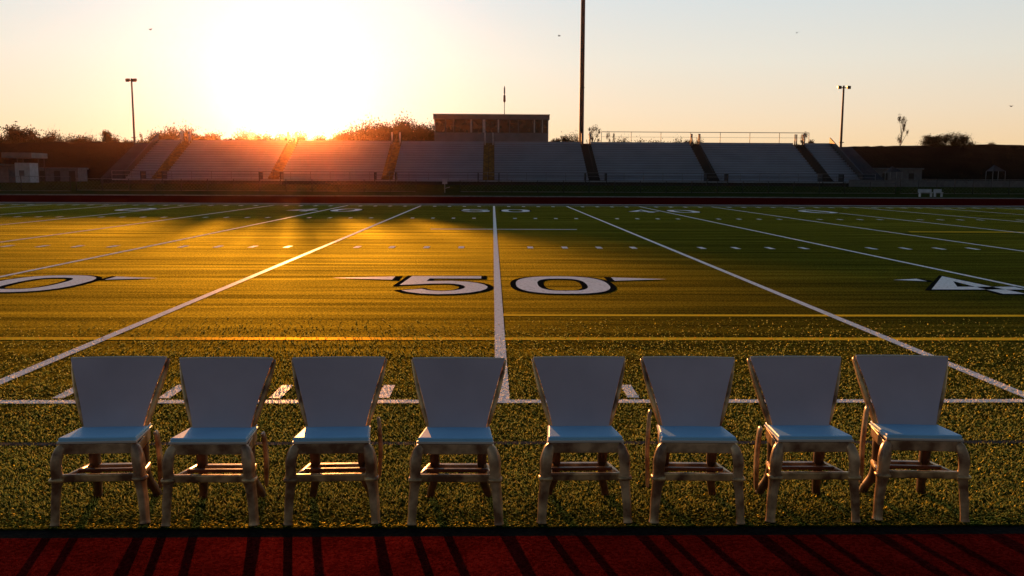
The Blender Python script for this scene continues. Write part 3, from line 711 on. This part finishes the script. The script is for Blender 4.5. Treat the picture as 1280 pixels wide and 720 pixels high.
# ---------------------------------------------------------------- hills and trees
def hill(name, pts, Y0, Y1, zb=.6, jag=.0):
    "bank whose crest follows surveyed (px, py) at Y1"
    X = []; Z = []
    for (a, za), (b, zb_) in zip(pts[:-1], pts[1:]):
        n = max(1, int(abs(b-a)/8))
        for k in range(n): X.append(a+(b-a)*k/n); Z.append(za+(zb_-za)*k/n)
    X.append(pts[-1][0]); Z.append(pts[-1][1])
    mb = MB(); n = len(X); vs = []; J = 9
    for j in range(J+1):
        t = j/J; Y = Y0+(Y1-Y0)*t
        for i in range(n):
            p = at(X[i], Z[i], Y1); s_ = t*t*(3-2*t)
            vs.append((p.x*(.9+.1*t), Y+random.uniform(-1,1), zb-.3+(p.z-zb+.3)*s_+(random.uniform(-jag,jag) if 0 < j else 0)))
    for i in range(n):
        p = at(X[i], Z[i], Y1); vs.append((p.x*1.2, Y1+60, zb-2))
    mb.add(vs, [(j*n+i,j*n+i+1,(j+1)*n+i+1,(j+1)*n+i) for j in range(J+1) for i in range(n-1)], True)
    return tag(mb.build(name, M['hill']), kind='structure')
hill('wooded_bank', [(-420,182),(-100,181),(0,180),(60,179),(150,178),(240,178),(400,180),(545,181)], 145, 185, jag=.35)
hill('earth_bank', [(760,186),(1010,185),(1040,183.5),(1100,182.5),(1160,181.5),(1240,180.5),(1290,181.5),(1700,184)], 152, 180, jag=.06)

LM = M['leaf']
def make_tree(seed, H_, W_, n, trunk=.35, leaf=.34, sparse=False, clusters=22):
    rr = np.random.default_rng(seed); random.seed(seed)
    root = empty('tree')
    mb = MB(); tr = .045*H_*.5
    mb.tube([(0,0,-.5),(.05*H_*.2,0,H_*.2),(0.02*H_,.02*H_,H_*trunk),(0,0,H_*.8)], [tr*1.3,tr,tr*.75,tr*.2], 8)
    cen = []
    for k in range(clusters):
        a = rr.random()*2*pi; q = rr.random()**.6; zz = rr.random()
        prof = math.sqrt(max(0.05, 1-(2*zz-.85)**2*.75)) if not sparse else .9
        c = np.array([cos(a)*q*W_*.40*prof, sin(a)*q*W_*.40*prof, H_*(trunk*.75+(1-trunk*.75-.07)*zz)])
        cen.append((c, (W_*.12+W_*.12*rr.random())*(.55 if sparse else 1)))
        b0 = Vector((0,0,min(c[2]*.75, H_*.7))); mb.tube([b0, Vector(c)*.6+b0*.4, Vector(c)], [tr*.4,tr*.22,tr*.08], 5)
    mb.build('trunk', M['bark'], root)
    per = n//clusters; Vs = []
    for c, r in cen:
        d = rr.normal(0,1,(per,3)); d /= np.linalg.norm(d,axis=1)[:,None]; rad = r*(rr.random(per)**.45)[:,None]*(1+.3*rr.normal(0,1,(per,1)))
        p = c+d*rad*np.array([1.15,1.15,.75])
        for q in range(1):
            u = rr.normal(0,1,(per,3)); u /= np.linalg.norm(u,axis=1)[:,None]; v = np.cross(u, rr.normal(0,1,(per,3))); v /= np.linalg.norm(v,axis=1)[:,None]
            s_ = leaf*(.6+.8*rr.random((per,1)))
            Vs.append(np.stack([p-u*s_*.5, p+v*s_*.32, p+u*s_*.5, p-v*s_*.32], 1))
    V = np.concatenate(Vs).reshape(-1,3); m = len(V)//4
    me = bpy.data.meshes.new('crown'); me.from_pydata(V.tolist(), [], np.arange(m*4).reshape(-1,4).tolist()); me.materials.append(LM)
    o = bpy.data.objects.new('crown', me); COL.objects.link(o); o.parent = root
    return root
protos = [make_tree(1,10,9,8800), make_tree(2,10,11,9600,.22), make_tree(3,10,7,6600,.25), make_tree(4,10,8,2500,.40,.20,True,18), make_tree(5,10,12,9600,.18)]
used = [False]*len(protos)
TG = 'trees on the skyline behind the grandstand'
def tree(px, ptop, wpx, Y, kind, label, zb=None, group=TG, hmin=0, vs=1.0):
    p = at(px, ptop, Y); zb = .8 if zb is None else zb
    h = max(p.z-zb, 2); o = protos[kind] if not used[kind] else copy_tree(protos[kind]); used[kind] = True
    W = [9,11,7,8,12][kind]; w = wpx/F*Y
    o.location = (p.x, Y, zb); o.scale = (w/W*1.05, w/W*1.05, h/10); o.rotation_euler = (0,0,random.uniform(0,6.28))
    tag(o, label, 'tree', group); return o
random.seed(21)
ORD = ['first','second','third','fourth','fifth','sixth','seventh','eighth','ninth','tenth','eleventh','twelfth']
# left skyline (far): px, top, width
left = [(-8,166,34),(8,164,26),(27,154,36),(50,166,26),(66,164,22),(84,170,24),(98,167,24),(112,170,22),(148,168,22),(160,171,18),(180,172,20)]
for i,(a,b,c) in enumerate(left):
    nm = 'tall broad tree standing highest at the left end of the skyline' if a == 27 else ORD[i]+' treetop from the left picture edge on the dark left bank skyline'
    tree(a,b,c*1.35, random.uniform(190,215), [0,4,0,2,1,4,0,1,4,2,0][i], nm, group='trees on the left bank')
tree(133,157,17,190,2,'narrow tree sticking up above the left skyline row beside the light pole', group='trees on the left bank')
tree(176,164,8,190,3,'tiny wispy treetop just right of the left light pole', group='trees on the left bank')
mid = [(196,162,30),(213,157.5,34),(232,159,34),(250,164,28),(266,163,28),(284,168,22),(302,165,26),(320,165,26)]
for i,(a,b,c) in enumerate(mid):
    tree(a,b,c*1.2, random.uniform(225,265), [0,4,1,2,0,2,1,4][i], ORD[i]+' tree from the left in the row behind the left end of the grandstand')
for i,(a,b,c) in enumerate([(340,166,34),(358,167,30),(374,165.5,28)]):
    tree(a,b,c*1.2, 131+i*2, [0,4,1][i], ['left','middle','right'][i]+' one of three treetops close behind the stand directly below the sun')
for i,(a,b,c) in enumerate([(396,171,20),(409,168,26),(421,166,28),(432,164,28)]):
    tree(a,b,c*1.35, 133+i, [1,0,4,0][i], ORD[i]+' glowing treetop right of the stair aisle under the sun')
for i,(a,b,c) in enumerate([(444,161,34),(454,156,34),(465,152.5,36),(478,152,36),(490,150.5,38),(503,148.5,38),(514,151,36),(526,150.5,36),(538,156,32)]):
    tree(a,b,c*1.3, 134+(i%3)*2.5, [0,4,1,4,0,1,4,0,4][i], ORD[i]+' tree from the left in the high clump left of the press box')
for i,(a,b,c) in enumerate([(694,168,18),(706,165.5,20),(718,169,18)]):
    tree(a,b,c*1.2, 150+i*3, [2,0,1][i], ['left','middle','right'][i]+' one of three dark treetops between press box and tall light pole')
tree(741,155,26,150,3,'sparse open treetop just right of the tall light pole')
tree(764,163,14,150,3,'spindly small treetop right of the sparse one')
for i,(a,b,c) in enumerate([(778,173.5,24),(798,174,26),(820,174,26),(842,173,24),(860,170,18),(874,174,14)]):
    tree(a,b,c*1.2, 165, [1,4,0,4,2,1][i], ORD[i]+' low treetop from the left peeping over the stand under the back railing')
tree(1006,163,20,140,3,'small ragged tree at the right end of the grandstand railing')
tree(1014,170,14,140,2,'little bushy tree beside the ragged one at the grandstand end')
for i,(a,b,c) in enumerate([(1166,167.5,24),(1183,165.5,34),(1202,168,26)]):
    tree(a,b,c*1.2, 178, [0,4,1][i], ['left lobe of the dark bushes on the right bank','largest dark bush in the middle of the right bank clump','right lobe of the dark bushes on the right bank'][i], zb=6.0, group='bushes on the right bank')
tree(1128,141,20,190,3,'tall bare wispy tree standing alone on the right skyline')
tree(1240,178,16,180,1,'low scrub bush near the right picture edge', zb=6, group='bushes on the right bank')
# ---------------------------------------------------------------- birds
for i,(a,b,Y) in enumerate([(188,37,90),(699,45,100),(996,41,95),(1264,133,90)]):
    p = at(a,b,Y); o = empty('bird', p, random.uniform(0,3)); mb = MB()
    mb.tube([(-.16,0,0),(-.05,0,.01),(.08,0,.01),(.17,0,.02)], [.012,.05,.045,.015], 8); mb.build('body', M['bird'], o)
    for s_ in (-1,1):
        mb = MB(); mb.add([(-.05,s_*.03,.03),(.06,s_*.03,.03),(.03,s_*.22,.11),(-.08,s_*.42,.06),(-.06,s_*.2,.09)], [(0,1,2,4),(4,2,3)]); mb.build('wing', M['bird'], o)
    tag(o, ['tiny dark bird high in the sky far left','tiny dark bird high just left of the tall light pole','tiny dark bird high in the right half of the sky','tiny dark bird low in the sky at the right edge'][i], 'bird', 'birds in the sky')

# ---------------------------------------------------------------- evening haze over the field and the stand
mb = MB(); mb.box(-160, 160, 26, 210, .3, 34); hz = mb.build('haze', None); tag(hz, kind='structure')
m = bpy.data.materials.new('haze'); m.use_nodes = True; n_ = m.node_tree.nodes
for n in list(n_): n_.remove(n)
vo = n_.new('ShaderNodeOutputMaterial'); vs_ = n_.new('ShaderNodeVolumeScatter'); vs_.inputs['Color'].default_value = (1,.50,.30,1)
vs_.inputs['Density'].default_value = .00018; vs_.inputs['Anisotropy'].default_value = .965
m.node_tree.links.new(vs_.outputs[0], vo.inputs['Volume']); hz.data.materials.append(m)
# ---------------------------------------------------------------- light
SUN_EL = R(4.1); SUN_AZ = -.215     # azimuth from +Y towards +X
sd = Vector((sin(SUN_AZ)*cos(SUN_EL), cos(SUN_AZ)*cos(SUN_EL), sin(SUN_EL)))
sl = bpy.data.lights.new('sun', 'SUN'); sl.energy = 5; sl.angle = R(.55); sl.color = (1,.36,.09)
so = bpy.data.objects.new('sun', sl); COL.objects.link(so); so.rotation_euler = (-sd).to_track_quat('-Z','Y').to_euler()
W = bpy.data.worlds.new('World'); S.world = W; W.use_nodes = True
nt = W.node_tree; N = nt.nodes; L = nt.links; bg = N['Background']
sky = N.new('ShaderNodeTexSky'); sky.sky_type = 'NISHITA'; sky.sun_disc = False
sky.sun_elevation = SUN_EL; sky.sun_rotation = SUN_AZ; sky.air_density = 1.0; sky.dust_density = 1.5; sky.ozone_density = 1.0
bg.inputs['Strength'].default_value = 1
def M_(op, a, b=None, clamp=False):
    n = N.new('ShaderNodeMath'); n.operation = op; n.use_clamp = clamp
    for k, v in enumerate((a, b)):
        if v is None: continue
        if isinstance(v, (int, float)): n.inputs[k].default_value = v
        else: L.new(v, n.inputs[k])
    return n.outputs[0]
def V_(op, a, b):
    n = N.new('ShaderNodeVectorMath'); n.operation = op
    for k, v in enumerate((a, b)):
        if isinstance(v, (tuple, Vector)): n.inputs[k].default_value = v
        elif isinstance(v, (int, float)): n.inputs['Scale'].default_value = v
        elif op == 'SCALE' and k == 1: L.new(v, n.inputs['Scale'])
        else: L.new(v, n.inputs[k])
    return n.outputs['Value'] if op == 'DOT_PRODUCT' else n.outputs[0]
tc = N.new('ShaderNodeTexCoord'); dirv = V_('NORMALIZE', tc.outputs['Generated'], (0,0,0))
sp = N.new('ShaderNodeSeparateXYZ'); L.new(dirv, sp.inputs[0])
el = M_('MULTIPLY', M_('ARCSINE', sp.outputs['Z']), 180/pi)
dot = V_('DOT_PRODUCT', dirv, sd); ang = M_('MULTIPLY', M_('ARCCOSINE', M_('MINIMUM', dot, .99999)), 180/pi)
ramp = N.new('ShaderNodeValToRGB'); ce = ramp.color_ramp.elements
stops = [(0,(.92,.58,.28)),(1.6,(.93,.66,.38)),(4,(.87,.71,.52)),(7,(.79,.75,.65)),(11.5,(.64,.71,.74)),(20,(.26,.36,.47)),(40,(.09,.15,.25)),(90,(.045,.085,.16))]
while len(ce) < len(stops): ce.new(.5)
for e_, (a, c) in zip(ce, stops): e_.position = a/90; e_.color = (*c, 1)
L.new(M_('DIVIDE', el, 90), ramp.inputs[0])
fall = N.new('ShaderNodeMapRange'); fall.interpolation_type = 'SMOOTHSTEP'; fall.inputs['From Min'].default_value = 150; fall.inputs['From Max'].default_value = 25
fall.inputs['To Min'].default_value = .20; fall.inputs['To Max'].default_value = 1; L.new(ang, fall.inputs[0])
base = V_('SCALE', ramp.outputs[0], fall.outputs[0])
g1 = M_('MULTIPLY', M_('EXPONENT', M_('MULTIPLY', M_('POWER', M_('DIVIDE', ang, 5.8), 1.4), -1)), .85)
g2 = M_('MULTIPLY', M_('EXPONENT', M_('MULTIPLY', M_('DIVIDE', ang, 11), -1)), .15)
glow = V_('ADD', V_('SCALE', V_('ADD', (1,.90,.74), (0,0,0)), g1), V_('SCALE', V_('ADD', (.85,.80,.72), (0,0,0)), g2))
tot = V_('ADD', V_('ADD', base, glow), V_('SCALE', sky.outputs[0], .006))
L.new(tot, bg.inputs['Color'])

S.view_settings.view_transform = 'Standard'; S.view_settings.look = 'None'; S.view_settings.exposure = 0
S.cycles.max_bounces = 6; S.cycles.volume_bounces = 1; S.cycles.transparent_max_bounces = 6; S.cycles.use_denoising = True
